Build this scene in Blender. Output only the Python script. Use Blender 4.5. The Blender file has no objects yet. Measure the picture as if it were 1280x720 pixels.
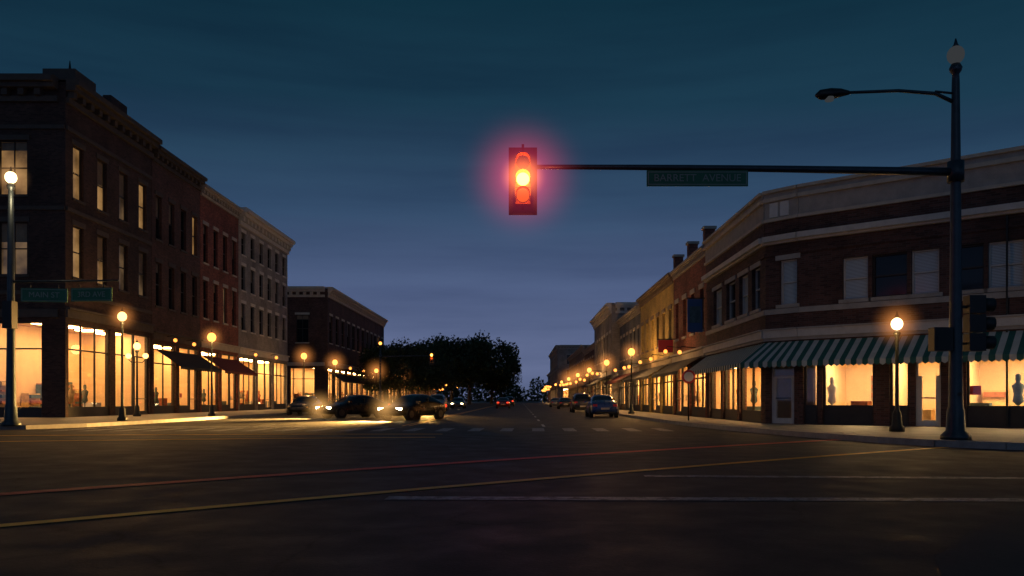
import bpy, bmesh, math, random
from mathutils import Vector, Matrix
R=random.Random(7)
C=bpy.context.scene.collection
# ------------------------------------------------------------ materials
M={}
def new(name):
    m=bpy.data.materials.new(name); m.use_nodes=True
    nt=m.node_tree; b=nt.nodes['Principled BSDF']
    M[name]=m; return m,nt,b
def N(nt,t,**k):
    n=nt.nodes.new(t)
    for a,v in k.items(): setattr(n,a,v)
    return n
def pos(nt): return N(nt,'ShaderNodeNewGeometry').outputs['Position']
def noise(nt,scale,detail=4,vec=None,rough=.6):
    n=N(nt,'ShaderNodeTexNoise'); n.inputs['Scale'].default_value=scale; n.inputs['Detail'].default_value=detail
    n.inputs['Roughness'].default_value=rough
    nt.links.new(vec if vec else pos(nt),n.inputs['Vector']); return n.outputs['Fac']
def ramp(nt,fac,stops):
    r=N(nt,'ShaderNodeValToRGB'); e=r.color_ramp.elements
    while len(e)<len(stops): e.new(.5)
    for i,(p,c) in enumerate(stops):
        e[i].position=p; e[i].color=(*c,1) if len(c)==3 else c
    nt.links.new(fac,r.inputs['Fac']); return r.outputs['Color']
def math_(nt,op,a,b=None,clamp=False):
    n=N(nt,'ShaderNodeMath',operation=op); n.use_clamp=clamp
    for i,v in enumerate((a,b)):
        if v is None: continue
        if isinstance(v,(int,float)): n.inputs[i].default_value=v
        else: nt.links.new(v,n.inputs[i])
    return n.outputs[0]
def mixc(nt,fac,a,b,mode='MIX'):
    n=N(nt,'ShaderNodeMixRGB',blend_type=mode)
    for i,v in ((0,fac),(1,a),(2,b)):
        if isinstance(v,(int,float)): n.inputs[i].default_value=v
        elif isinstance(v,tuple): n.inputs[i].default_value=(*v,1)
        else: nt.links.new(v,n.inputs[i])
    return n.outputs[0]
def bump(nt,b,h,s=.3,d=.02):
    n=N(nt,'ShaderNodeBump'); n.inputs['Strength'].default_value=s; n.inputs['Distance'].default_value=d
    nt.links.new(h,n.inputs['Height']); nt.links.new(n.outputs[0],b.inputs['Normal'])
def plain(name,col,rough=.7,var=.35,scale=2.5,metal=0,bmp=.15):
    m,nt,b=new(name)
    a=noise(nt,scale,5); f=noise(nt,scale*14,3)
    f2=math_(nt,'ADD',math_(nt,'MULTIPLY',a,.65),math_(nt,'MULTIPLY',f,.35))
    lo=tuple(c*(1-var) for c in col); hi=tuple(min(1,c*(1+var)) for c in col)
    nt.links.new(ramp(nt,f2,[(.3,lo),(.7,hi)]),b.inputs['Base Color'])
    b.inputs['Roughness'].default_value=rough; b.inputs['Metallic'].default_value=metal
    if bmp: bump(nt,b,f,bmp)
def wallvec(nt):
    g=N(nt,'ShaderNodeNewGeometry'); sp=N(nt,'ShaderNodeSeparateXYZ'); sn=N(nt,'ShaderNodeSeparateXYZ')
    nt.links.new(g.outputs['Position'],sp.inputs[0]); nt.links.new(g.outputs['Normal'],sn.inputs[0])
    k=math_(nt,'GREATER_THAN',math_(nt,'ABSOLUTE',sn.outputs[0]),.7)
    u=math_(nt,'ADD',math_(nt,'MULTIPLY',sp.outputs[1],k),math_(nt,'MULTIPLY',sp.outputs[0],math_(nt,'SUBTRACT',1.0,k)))
    c=N(nt,'ShaderNodeCombineXYZ'); nt.links.new(u,c.inputs[0]); nt.links.new(sp.outputs[2],c.inputs[1])
    return c.outputs[0]
def brick(name,col,mortar,var=.4,scale=1.0):
    m,nt,b=new(name); v=wallvec(nt)
    t=N(nt,'ShaderNodeTexBrick'); nt.links.new(v,t.inputs['Vector'])
    t.inputs['Scale'].default_value=scale
    t.inputs['Brick Width'].default_value=.23; t.inputs['Row Height'].default_value=.078; t.inputs['Mortar Size'].default_value=.006
    t.inputs['Color1'].default_value=(*[c*(1-var) for c in col],1); t.inputs['Color2'].default_value=(*[c*(1+var) for c in col],1)
    t.inputs['Mortar'].default_value=(*mortar,1)
    st=noise(nt,.5,6)
    c=mixc(nt,.75,t.outputs['Color'],ramp(nt,st,[(.3,(.35,.35,.35)),(.7,(1.3,1.3,1.3))]),'MULTIPLY')
    nt.links.new(c,b.inputs['Base Color']); b.inputs['Roughness'].default_value=.85
    bump(nt,b,t.outputs['Fac'],-.4,.01)
def emis(name,col,s):
    m,nt,b=new(name); e=N(nt,'ShaderNodeEmission'); out=nt.nodes['Material Output']
    e.inputs['Color'].default_value=(*col,1); e.inputs['Strength'].default_value=s
    nt.links.new(e.outputs[0],out.inputs['Surface'])
brick('brick_dark',(.065,.032,.026),(.07,.06,.055))
brick('brick_brown',(.105,.046,.036),(.115,.1,.09))
brick('brick_red',(.24,.07,.05),(.16,.12,.1))
brick('brick_tan',(.26,.19,.12),(.22,.19,.15),.25)
brick('brick_grey',(.34,.32,.30),(.25,.24,.22),.15)
brick('brick_slate',(.13,.15,.19),(.2,.2,.2),.2)
brick('brick_yellow',(.62,.44,.12),(.4,.33,.2),.15)
plain('stone',(.42,.39,.35),.8,.25)
plain('stone_cream',(.58,.52,.42),.8,.2)
plain('stone_tan',(.24,.19,.14),.8,.3)
plain('stone_white',(.62,.60,.55),.75,.18)
plain('stone_dark',(.08,.066,.058),.8,.3)
plain('roofing',(.05,.05,.052),.9)
plain('frame_white',(.6,.6,.58),.5,.15)
plain('frame_dark',(.03,.028,.026),.5,.3)
plain('metal_dark',(.028,.034,.034),.42,.3,6,.6)
plain('metal_galv',(.05,.07,.085),.4,.3,4,.55)
plain('kerb',(.33,.32,.3),.85,.3,3)
plain('sign_green',(.01,.14,.07),.45,.2)
plain('sign_white',(.75,.75,.72),.5,.1)
plain('sign_red',(.55,.03,.04),.5,.1)
plain('sign_blue',(.05,.12,.3),.5,.1)
plain('signal_yellow',(.5,.2,.02),.45,.2)
plain('signal_black',(.018,.018,.018),.5,.2)
plain('awning_green',(.02,.12,.105),.8,.2,3)
plain('awning_white',(.5,.55,.52),.8,.15,3)
plain('awning_dark',(.03,.03,.035),.8,.2,3)
plain('awning_maroon',(.14,.02,.02),.8,.2,3)
plain('bark',(.06,.045,.035),.9)
plain('tyre',(.015,.015,.015),.85,.1)
plain('rim',(.12,.12,.125),.3,.1,3,.9)
plain('plastic_black',(.02,.02,.02),.6,.1)
plain('room_wall',(.70,.52,.32),.8,.12,1.5)
plain('room_floor',(.25,.18,.11),.5,.3)
plain('goods_a',(.35,.12,.05),.7,.6,3)
plain('goods_b',(.55,.40,.20),.7,.5,4)
plain('goods_c',(.08,.14,.16),.7,.6,4)
plain('dirt_ground',(.05,.05,.045),.95,.3,.3)
plain('asphalt_patch',(.048,.042,.038),.85,.3,1.5)
emis('ceiling_lamp',(1,.55,.20),48)
emis('ceiling_lamp_cool',(1,.68,.31),48)
emis('lamp_globe',(1,.52,.16),4)
emis('lamp_globe_white',(1,.74,.35),5.5)
emis('lamp_orange',(1,.34,.06),4)
emis('sconce',(1,.30,.05),2.8)
emis('lamp_unlit',(.5,.55,.6),.07)
emis('lens_amber',(1,.50,.06),9)
emis('lens_dim',(1,.12,.01),.9)
emis('headlamp',(1,.78,.40),26)
emis('tail_on',(1,.04,.015),2.6)
def litwin(name,c1,c2,s):
    m,nt,b=new(name); e=N(nt,'ShaderNodeEmission'); v=wallvec(nt)
    big=noise(nt,.45,2,v,.4); fine=noise(nt,1.6,3,v)
    wv=N(nt,'ShaderNodeTexWave',bands_direction='Y'); wv.inputs['Scale'].default_value=4.5; wv.inputs['Distortion'].default_value=.2; nt.links.new(v,wv.inputs['Vector'])
    f=math_(nt,'ADD',math_(nt,'MULTIPLY',big,.75),math_(nt,'MULTIPLY',fine,.25))
    col=ramp(nt,f,[(.36,tuple(x*.25 for x in c2)),(.5,c2),(.66,c1)])
    nt.links.new(mixc(nt,1,col,ramp(nt,wv.outputs['Fac'],[(.1,(.72,.7,.68)),(.5,(1,1,1))]),'MULTIPLY'),e.inputs['Color'])
    e.inputs['Strength'].default_value=s
    gl=N(nt,'ShaderNodeBsdfGlossy'); gl.inputs['Roughness'].default_value=.05; gl.inputs['Color'].default_value=(.08,.08,.08,1)
    ad=N(nt,'ShaderNodeAddShader'); nt.links.new(e.outputs[0],ad.inputs[0]); nt.links.new(gl.outputs[0],ad.inputs[1])
    nt.links.new(ad.outputs[0],nt.nodes['Material Output'].inputs['Surface'])
litwin('pane_lit',(.98,.54,.19),(.50,.26,.09),.42)
litwin('pane_dimlit',(.5,.30,.14),(.15,.09,.05),.32)
m,nt,b=new('pane_dark'); b.inputs['Base Color'].default_value=(.012,.014,.018,1); b.inputs['Roughness'].default_value=.08
bump(nt,b,noise(nt,1.2,2),.05,.05)
m,nt,b=new('pane_blind')
v=wallvec(nt); w=N(nt,'ShaderNodeTexWave',bands_direction='Y'); w.inputs['Scale'].default_value=6; w.inputs['Distortion'].default_value=.3
nt.links.new(v,w.inputs['Vector'])
nt.links.new(ramp(nt,w.outputs['Fac'],[(.1,(.22,.27,.30)),(.6,(.6,.70,.76))]),b.inputs['Base Color']); b.inputs['Roughness'].default_value=.2
m,nt,b=new('shop_glass')
tr=N(nt,'ShaderNodeBsdfTransparent'); gl=N(nt,'ShaderNodeBsdfGlossy'); gl.inputs['Roughness'].default_value=.02
mx=N(nt,'ShaderNodeMixShader'); mx.inputs[0].default_value=.08
nt.links.new(tr.outputs[0],mx.inputs[1]); nt.links.new(gl.outputs[0],mx.inputs[2]); nt.links.new(mx.outputs[0],nt.nodes['Material Output'].inputs['Surface'])
# asphalt
m,nt,b=new('asphalt')
big=noise(nt,.12,5); mid=noise(nt,1.3,6); fine=noise(nt,38,3)
f=math_(nt,'ADD',math_(nt,'ADD',math_(nt,'MULTIPLY',big,.45),math_(nt,'MULTIPLY',mid,.3)),math_(nt,'MULTIPLY',fine,.25))
c=ramp(nt,f,[(.34,(.011,.012,.015)),(.5,(.024,.025,.029)),(.66,(.047,.048,.051))])
vo=N(nt,'ShaderNodeTexVoronoi',feature='DISTANCE_TO_EDGE'); vo.inputs['Scale'].default_value=.23
dv=N(nt,'ShaderNodeVectorMath',operation='ADD'); nz=N(nt,'ShaderNodeTexNoise'); nz.inputs['Scale'].default_value=.9; nz.inputs['Detail'].default_value=6
p=pos(nt); nt.links.new(p,nz.inputs['Vector']); nt.links.new(p,dv.inputs[0]); nt.links.new(nz.outputs['Color'],dv.inputs[1]); nt.links.new(dv.outputs[0],vo.inputs['Vector'])
cr=ramp(nt,vo.outputs['Distance'],[(.0,(.25,.25,.25)),(.008,(1,1,1))])
nt.links.new(mixc(nt,.8,c,cr,'MULTIPLY'),b.inputs['Base Color'])
nt.links.new(ramp(nt,mid,[(.3,(.52,.52,.52)),(.7,(.80,.80,.80))]),b.inputs['Roughness'])
b.inputs['Specular IOR Level'].default_value=.28
bump(nt,b,fine,.5,.012)
m,nt,b=new('pavement')
t=N(nt,'ShaderNodeTexBrick'); nt.links.new(pos(nt),t.inputs['Vector']); t.offset=0
t.inputs['Scale'].default_value=1; t.inputs['Brick Width'].default_value=1.5; t.inputs['Row Height'].default_value=1.5; t.inputs['Mortar Size'].default_value=.012
t.inputs['Color1'].default_value=(.2,.19,.18,1); t.inputs['Color2'].default_value=(.26,.25,.23,1); t.inputs['Mortar'].default_value=(.07,.07,.07,1)
nt.links.new(mixc(nt,.7,t.outputs['Color'],ramp(nt,noise(nt,.9,6),[(.3,(.45,.45,.45)),(.7,(1.1,1.1,1.1))]),'MULTIPLY'),b.inputs['Base Color'])
b.inputs['Roughness'].default_value=.6; bump(nt,b,noise(nt,25,3),.3)
def paint(name,col,thr,wear):
    m,nt,b=new(name)
    a=noise(nt,7,6); fine=noise(nt,40,3)
    f=math_(nt,'ADD',math_(nt,'MULTIPLY',a,.6),math_(nt,'MULTIPLY',fine,.4))
    nt.links.new(ramp(nt,f,[(thr-.04,wear),(thr+.03,col)]),b.inputs['Base Color'])
    b.inputs['Roughness'].default_value=.55
paint('paint_white',(.6,.6,.58),.46,(.06,.06,.06))
paint('paint_worn',(.30,.30,.31),.49,(.05,.05,.05))
paint('paint_and_trail_yellow',(.9,.42,.02),.30,(.5,.22,.03))  # centre-line paint, also colours the headlight trails drawn on the road
m,nt,b=new('light_trail_red')  # brick-patterned red that stands in for a tail-light trail
t=N(nt,'ShaderNodeTexBrick'); nt.links.new(pos(nt),t.inputs['Vector'])
t.inputs['Scale'].default_value=1; t.inputs['Brick Width'].default_value=.22; t.inputs['Row Height'].default_value=.11; t.inputs['Mortar Size'].default_value=.006
t.inputs['Color1'].default_value=(.8,.05,.03,1); t.inputs['Color2'].default_value=(.85,.09,.04,1); t.inputs['Mortar'].default_value=(.3,.06,.05,1)
nt.links.new(t.outputs['Color'],b.inputs['Base Color']); b.inputs['Roughness'].default_value=.6
m,nt,b=new('leaves')
nt.links.new(ramp(nt,noise(nt,.6,4),[(.35,(.012,.022,.009)),(.65,(.05,.08,.025))]),b.inputs['Base Color']); b.inputs['Roughness'].default_value=.7
def carpaint(name,col):
    m,nt,b=new(name); b.inputs['Base Color'].default_value=(*col,1); b.inputs['Roughness'].default_value=.28; b.inputs['Metallic'].default_value=.35
    b.inputs['Coat Weight'].default_value=.4; b.inputs['Coat Roughness'].default_value=.05
    nt.links.new(ramp(nt,noise(nt,5,4),[(.3,(.22,.22,.22)),(.7,(.4,.4,.4))]),b.inputs['Roughness'])
carpaint('paint_black',(.012,.012,.014)); carpaint('paint_blue',(.03,.07,.22)); carpaint('paint_silver',(.2,.21,.22)); carpaint('paint_maroon',(.16,.015,.015)); carpaint('paint_car_white',(.45,.45,.43)); carpaint('paint_graphite',(.03,.033,.036))
m,nt,b=new('car_glass'); b.inputs['Base Color'].default_value=(.01,.012,.014,1); b.inputs['Roughness'].default_value=.05

# ------------------------------------------------------------ mesh builder
def empty(name,loc=(0,0,0),rot=0):
    o=bpy.data.objects.new(name,None); o.location=loc; o.rotation_euler=(0,0,rot); o.empty_display_size=.3; C.objects.link(o); return o
class MB:
    def __init__(s): s.v=[];s.f=[];s.m=[];s.sm=[];s.names=[]
    def mi(s,n):
        if n not in s.names: s.names.append(n)
        return s.names.index(n)
    def poly(s,pts,mat,sm=False):
        i=len(s.v); s.v+= [tuple(p) for p in pts]; s.f.append(tuple(range(i,i+len(pts)))); s.m.append(s.mi(mat)); s.sm.append(sm)
    def hexa(s,p,mat):
        i=len(s.v); s.v+=[tuple(a) for a in p]
        for q in ((0,3,2,1),(4,5,6,7),(0,1,5,4),(1,2,6,5),(2,3,7,6),(3,0,4,7)):
            s.f.append(tuple(i+k for k in q)); s.m.append(s.mi(mat)); s.sm.append(False)
    def fb(s,F,u0,u1,v0,v1,w0,w1,mat):
        ox,oy,ux,uy,nx,ny=F
        P=lambda u,v,w:(ox+ux*u+nx*w,oy+uy*u+ny*w,v)
        s.hexa([P(u0,v0,w0),P(u1,v0,w0),P(u1,v0,w1),P(u0,v0,w1),P(u0,v1,w0),P(u1,v1,w0),P(u1,v1,w1),P(u0,v1,w1)],mat)
    def box(s,x0,x1,y0,y1,z0,z1,mat): s.fb((0,0,1,0,0,1),x0,x1,z0,z1,y0,y1,mat)
    def lathe(s,c,prof,mat,seg=14,axis='Z',sm=True):
        i=len(s.v); k=s.mi(mat)
        for r,h in prof:
            for a in range(seg):
                t=2*math.pi*a/seg; x,y=r*math.cos(t),r*math.sin(t)
                q={'Z':(x,y,h),'Y':(x,h,y),'X':(h,x,y)}[axis]
                s.v.append((c[0]+q[0],c[1]+q[1],c[2]+q[2]))
        for j in range(len(prof)-1):
            for a in range(seg):
                b=(a+1)%seg
                s.f.append((i+j*seg+a,i+j*seg+b,i+(j+1)*seg+b,i+(j+1)*seg+a)); s.m.append(k); s.sm.append(sm)
        s.f.append(tuple(i+a for a in range(seg))); s.m.append(k); s.sm.append(False)
        s.f.append(tuple(i+(len(prof)-1)*seg+a for a in range(seg))); s.m.append(k); s.sm.append(False)
    def tube(s,pts,rad,mat,seg=10):
        i=len(s.v); k=s.mi(mat); n=len(pts)
        for j,p in enumerate(pts):
            p=Vector(p); d=(Vector(pts[min(j+1,n-1)])-Vector(pts[max(j-1,0)])).normalized()
            up=Vector((0,0,1)) if abs(d.z)<.9 else Vector((1,0,0))
            a=d.cross(up).normalized(); b=d.cross(a)
            for q in range(seg):
                t=2*math.pi*q/seg; s.v.append(tuple(p+(a*math.cos(t)+b*math.sin(t))*rad[j]))
        for j in range(n-1):
            for a in range(seg):
                b=(a+1)%seg
                s.f.append((i+j*seg+a,i+j*seg+b,i+(j+1)*seg+b,i+(j+1)*seg+a)); s.m.append(k); s.sm.append(True)
        s.f.append(tuple(i+a for a in range(seg))); s.m.append(k); s.sm.append(False)
        s.f.append(tuple(i+(n-1)*seg+a for a in range(seg))); s.m.append(k); s.sm.append(False)
    def ball(s,c,r,mat,seg=16,sq=1.0):
        n=8; s.lathe(c,[(max(.004,r*math.sin(math.pi*j/n)),-r*sq*math.cos(math.pi*j/n)) for j in range(n+1)],mat,seg)
    def mesh(s,name,recalc=True):
        me=bpy.data.meshes.new(name); me.from_pydata(s.v,[],s.f)
        for n in s.names: me.materials.append(M[n])
        me.polygons.foreach_set('material_index',s.m); me.polygons.foreach_set('use_smooth',s.sm)
        if recalc:
            b=bmesh.new(); b.from_mesh(me); bmesh.ops.recalc_face_normals(b,faces=b.faces); b.to_mesh(me); b.free()
        me.update(); return me
    def obj(s,name,parent=None,recalc=True):
        o=bpy.data.objects.new(name,s.mesh(name,recalc)); C.objects.link(o)
        if parent: o.parent=parent
        return o
def light(kind,name,loc,energy,col,parent=None,**k):
    l=bpy.data.lights.new(name,kind); l.energy=energy; l.color=col
    for a,v in k.items(): setattr(l,a,v)
    o=bpy.data.objects.new(name,l); o.location=loc; C.objects.link(o)
    if parent: o.parent=parent
    return o
H0=1.1
# ------------------------------------------------------------ facade pieces
def wall(mb,F,L,z0,H,ops,mat,th=.35):
    us=sorted({0,L,*[o[0] for o in ops],*[o[1] for o in ops]}); vs=sorted({z0,H,*[o[2] for o in ops],*[o[3] for o in ops]})
    for i in range(len(us)-1):
        uc=(us[i]+us[i+1])/2; st=None
        for j in range(len(vs)-1):
            vc=(vs[j]+vs[j+1])/2
            hole=any(o[0]<uc<o[1] and o[2]<vc<o[3] for o in ops)
            if not hole and st is None: st=vs[j]
            if hole and st is not None: mb.fb(F,us[i],us[i+1],st,vs[j],-th,0,mat); st=None
        if st is not None: mb.fb(F,us[i],us[i+1],st,vs[-1],-th,0,mat)
def window(mt,F,u0,u1,v0,v1,pane,frame='frame_dark',trim='stone',lintel=True,mull=0,shade=0,rail=True):
    t=.06
    mt.fb(F,u0,u1,v0,v1,-.26,-.24,pane)
    mt.fb(F,u0,u0+t,v0,v1,-.235,-.16,frame); mt.fb(F,u1-t,u1,v0,v1,-.235,-.16,frame)
    mt.fb(F,u0+t,u1-t,v0,v0+t,-.235,-.16,frame); mt.fb(F,u0+t,u1-t,v1-t,v1,-.235,-.16,frame)
    if rail: mt.fb(F,u0+t,u1-t,(v0+v1)/2-.03,(v0+v1)/2+.03,-.237,-.15,frame)
    if shade: mt.fb(F,u0+t,u1-t,v1-t-shade*(v1-v0),v1-t-.002,-.2395,-.2375,'stone_tan')
    for k in range(mull):
        c=u0+(u1-u0)*(k+1)/(mull+1); mt.fb(F,c-.025,c+.025,v0+t,v1-t,-.236,-.17,frame)
    if trim:
        mt.fb(F,u0-.12,u1+.12,v0-.14,v0-.002,-.1,.08,trim)
        if lintel: mt.fb(F,u0-.15,u1+.15,v1+.002,v1+.28,-.1,.05,trim)
def shopfront(mt,F,u0,u1,v0,v1,door=False,frame='frame_dark',sill=.55,transom=True):
    t=.07
    mt.fb(F,u0,u0+t,v0,v1,-.24,-.12,frame); mt.fb(F,u1-t,u1,v0,v1,-.24,-.12,frame)
    mt.fb(F,u0+t,u1-t,v1-t,v1,-.24,-.12,frame)
    h=v0+(sill if not door else .22)
    mt.fb(F,u0+t,u1-t,v0,h,-.22,-.10,frame)
    mt.fb(F,u0+t,u1-t,h,v1-t,-.185,-.175,'shop_glass')
    tz=v0+(v1-v0)*.72
    if transom: mt.fb(F,u0+t,u1-t,tz-.04,tz+.04,-.23,-.11,frame)
    if door:
        mt.fb(F,u0+t,u0+t+.12,h,tz-.04,-.23,-.13,frame); mt.fb(F,u1-t-.12,u1-t,h,tz-.04,-.23,-.13,frame)
        mt.fb(F,u0+t+.12,u1-t-.12,1.0+v0,1.05+v0,-.12,-.08,'rim')
    elif u1-u0>1.9:
        n=int((u1-u0)//1.3)
        for k in range(1,n):
            c=u0+(u1-u0)*k/n; mt.fb(F,c-.025,c+.025,h,v1-t,-.23,-.13,frame)
def room(mr,F,u0,u1,v0,v1,dep,lamp='ceiling_lamp',rr=R,fill=.7,left=True):
    a=-.4; d=-dep
    mr.fb(F,u0,u1,v0,v0+.05,d,a,'room_floor'); mr.fb(F,u0,u1,v1,v1+.08,d,a,'room_wall')
    mr.fb(F,u0,u1,v0,v1+.08,d-.1,d-.002,'room_wall'); mr.fb(F,u1+.002,u1+.1,v0,v1+.08,d,a,'room_wall')
    if left: mr.fb(F,u0-.1,u0-.002,v0,v1+.08,d,a,'room_wall')
    n=max(1,int((u1-u0)/2.2))
    for k in range(n):
        c=u0+(u1-u0)*(k+.5)/n
        mr.fb(F,c-.5,c+.5,v1-.06,v1-.01,d*.62,d*.35,lamp)
    u=u0+.2
    while u<u1-.9:
        w=rr.uniform(.6,1.5)
        if rr.random()<fill:
            hh=rr.uniform(.8,2.1); z=v0+.06
            mr.fb(F,u,u+w,z,z+hh,d+.05,d+.5,rr.choice(['goods_a','goods_b','goods_c','room_floor']))
            zz=z+.35
            while zz<z+hh:
                mr.fb(F,u+.04,u+w-.04,zz,zz+rr.uniform(.1,.22),d+.5,d+.62,rr.choice(['goods_a','goods_b','goods_c'])); zz+=.35
        if rr.random()<.6:
            mr.fb(F,u,u+w*.8,v0+.06,v0+rr.uniform(.6,1.15),-1.6,-1.0,rr.choice(['goods_a','goods_b','goods_c','frame_white']))
        if rr.random()<.35:
            P=(F[0]+F[2]*(u+.3)-F[4]*.85,F[1]+F[3]*(u+.3)-F[5]*.85,v0)
            mr.lathe(P,[(.18,.06),(.03,.1),(.03,.8),(.17,.95),(.13,1.2),(.2,1.5),(.06,1.62),(.09,1.72),(.08,1.88),(.02,1.92)],rr.choice(['goods_a','goods_b','goods_c','frame_white']),10)
        if rr.random()<.5:
            q=v0+rr.uniform(1.4,1.9); mr.fb(F,u+.1,u+w*.7,q,q+rr.uniform(.3,.6),d+.02,d+.05,rr.choice(['sign_red','goods_b','goods_c','sign_blue','goods_a']))
        if rr.random()<.3:
            q=v0+rr.uniform(.9,1.2); mr.fb(F,u+.1,u+.5,q,q+.32,-.36,-.355,rr.choice(['sign_red','sign_white','goods_b']))
        u+=w+rr.uniform(.1,.5)
def cornice(mt,F,L,z,mat,sc=1.0,dent=True,u0=0.0):
    mt.fb(F,u0,L,z-.75*sc,z-.55*sc,.002,.12*sc,mat)
    mt.fb(F,u0,L,z-.30*sc,z-.12*sc,.002,.35*sc,mat)
    mt.fb(F,u0,L,z-.12*sc,z+.08*sc,.002,.5*sc,mat)
    mt.fb(F,u0,L,z+.08*sc,z+.14*sc,-.36,.42*sc,mat)
    if dent:
        u=u0+.15
        while u<L-.3:
            mt.fb(F,u,u+.22*sc,z-.55*sc,z-.302*sc,.004,.25*sc,mat); u+=.6*sc
def awning(mb,path,z1,z0,out,mats,val=.22,step=.22,zw=None):
    pts=[Vector(p) for p in path]; n=len(pts); nor=[]
    for i in range(n-1):
        d=(pts[i+1]-pts[i]).normalized(); nor.append(Vector((d.y,-d.x)))
    off=[]
    for i in range(n):
        if i==0: o=nor[0]
        elif i==n-1: o=nor[-1]
        else:
            o=(nor[i-1]+nor[i]).normalized(); o=o/max(.5,o.dot(nor[i]))
        off.append(pts[i]+o*out)
    q=0
    for i in range(n-1):
        L=(off[i+1]-off[i]).length; k=max(1,int(round(L/step)))
        for j in range(k):
            a,b=j/k,(j+1)/k; m=mats[q%len(mats)]; q+=1
            A=pts[i].lerp(pts[i+1],a);B=pts[i].lerp(pts[i+1],b);Cc=off[i].lerp(off[i+1],b);D=off[i].lerp(off[i+1],a)
            mb.poly([(A.x,A.y,z1),(B.x,B.y,z1),(Cc.x,Cc.y,z0),(D.x,D.y,z0)],m)
            mid=(Cc+D)/2
            mb.poly([(D.x,D.y,z0),(Cc.x,Cc.y,z0),(Cc.x,Cc.y,z0-val*.7),(mid.x,mid.y,z0-val),(D.x,D.y,z0-val*.7)],m)
# ------------------------------------------------------------ row buildings
def row_building(name,side,xf,y0,y1,H,gh,floors,nwin,wm,tm,seed,lit=.3,depth=18,front=None,corn=1.0,winw=.55,aw=None,shoplit=True,pw='pane_dark',frame='frame_dark',lamp='ceiling_lamp',fhw=.8,sc=None,wash=0):
    rr=random.Random(seed); e=empty(name); L=y1-y0
    F=(xf,y0,0,1,side,0); mb=MB();mt=MB();mr=MB()
    ops=[];wins=[];shops=[]
    for (a,b) in floors:
        for k in range(nwin):
            c=L*(k+.5)/nwin; hw=L/nwin*winw/2
            o=(c-hw,c+hw,a,b); ops.append(o); wins.append(o)
    nb=max(1,int(L/3.8))
    for k in range(nb):
        a=L*k/nb+.3; b=L*(k+1)/nb-.3; o=(a,b,.15,gh-1.0)
        if k%2==1 or nb==1:
            mid=(a+b)/2
            shops.append((a,mid+.3,.15,gh-1.0,False)); shops.append((mid+.3,b,.15,gh-1.0,True))
        else: shops.append((a,b,.15,gh-1.0,False))
        ops.append(o)
    wall(mb,F,L,0,H,ops,wm)
    for o in wins:
        r=rr.random(); p='pane_lit' if r<lit*.6 else 'pane_dimlit' if r<lit else pw
        window(mt,F,*o,p,frame,tm,shade=rr.choice([0,0,.2,.45]))
    for s in shops: shopfront(mt,F,*s[:4],door=s[4],frame=frame)
    mt.fb(F,.02,L-.02,gh-.75,gh-.3,.003,.12,tm); mt.fb(F,.02,L-.02,gh-.3,gh-.18,.003,.25,tm)
    if corn: cornice(mt,F,L-.03,H,tm,corn,u0=.03)
    if shoplit: room(mr,F,.5 if not front else .36,L-.2,.1,gh-.9,4.5,lamp,rr,left=not front)
    else: mr.fb(F,.4,L-.1,.1,gh-.9,-.6,-.5,'pane_dark')
    if sc:
        z_,out_,st_=sc; ms=MB(); u=st_*.5
        while u<L:
            X_=xf+side*out_; Y_=y0+u; zz_=z_+rr.uniform(-.25,.25)
            ms.tube([(xf+side*.1,Y_,zz_+.25),(xf+side*(out_-.1),Y_,zz_+.32),(X_,Y_,zz_+.15)],[.025]*3,'metal_dark',6)
            ms.ball((X_,Y_,zz_),.07+.0011*Y_,'sconce',10); u+=st_*rr.uniform(.75,1.3)
        ms.obj('wall_lamps',e)
    if wash: light('POINT','facade_fill',(xf+side*1.9,(y0+y1)/2,4.2),wash,(1,.50,.16),e,shadow_soft_size=.3)  # added fill light to brighten the facade, not part of any wall lamp
    yb0=y0+.36 if front else y0+.012
    X=lambda w:xf+side*w
    def bx(w0,w1,ya,yb,z0,z1,m): mb.box(min(X(w0),X(w1)),max(X(w0),X(w1)),ya,yb,z0,z1,m)
    bx(-.36,-depth+.01,yb0,y1-.012,gh-.78,H-.7,wm)
    bx(-4.75,-depth+.01,yb0+(4.6 if front else 0),y1-.012,0,gh-.79,wm)
    bx(-.36,-depth+.01,yb0,y1-.012,H-.699,H-.66,'roofing')
    if front:
        W=depth-.35
        if side>0: G=(xf-depth,y0,1,0,0,-1)
        else: G=(xf+.35,y0,1,0,0,-1)
        fo=[];fs=[]
        n=front
        for (a,b) in floors:
            for k in range(n):
                c=W*(k+.5)/n; hw=fhw
                fo.append((c-hw,c+hw,a,b)); 
        wl=list(fo)
        for k in range(n):
            c=W*(k+.5)/n; o=(c-1.6,c+1.6,.15,gh-1.0); fo.append(o); fs.append(o)
        wall(mb,G,W,0,H,fo,wm)
        for o in wl:
            r=rr.random(); p='pane_lit' if r<lit*.7 else 'pane_dimlit' if r<lit*1.3 else pw
            window(mt,G,*o,p,frame,tm,mull=1,shade=rr.choice([0,.15,.35]))
        for o in fs: shopfront(mt,G,*o,frame=frame)
        if side>0: room(mr,G,.1,W-4.3,.1,gh-.9,4.4,lamp,rr)
        else: room(mr,G,4.3,W-.1,.1,gh-.9,4.4,lamp,rr)
        mt.fb(G,.02,W-.02,gh-.75,gh-.3,.003,.12,tm)
        if corn: cornice(mt,G,W-.03,H,tm,corn,u0=.03)
    if aw:
        z1,z0,out,mats=aw
        ma=MB(); pa=[(xf+side*.02,y0+.3),(xf+side*.02,y1-.3)]
        if side<0: pa=pa[::-1]
        awning(ma,pa,z1,z0,out,mats,step=.35); ma.obj('awning',e,False)
    mb.obj('walls',e); mt.obj('trim_and_windows',e); mr.obj('shop_interior',e)
    return e
XL=-25.0; XR=10.1
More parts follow.
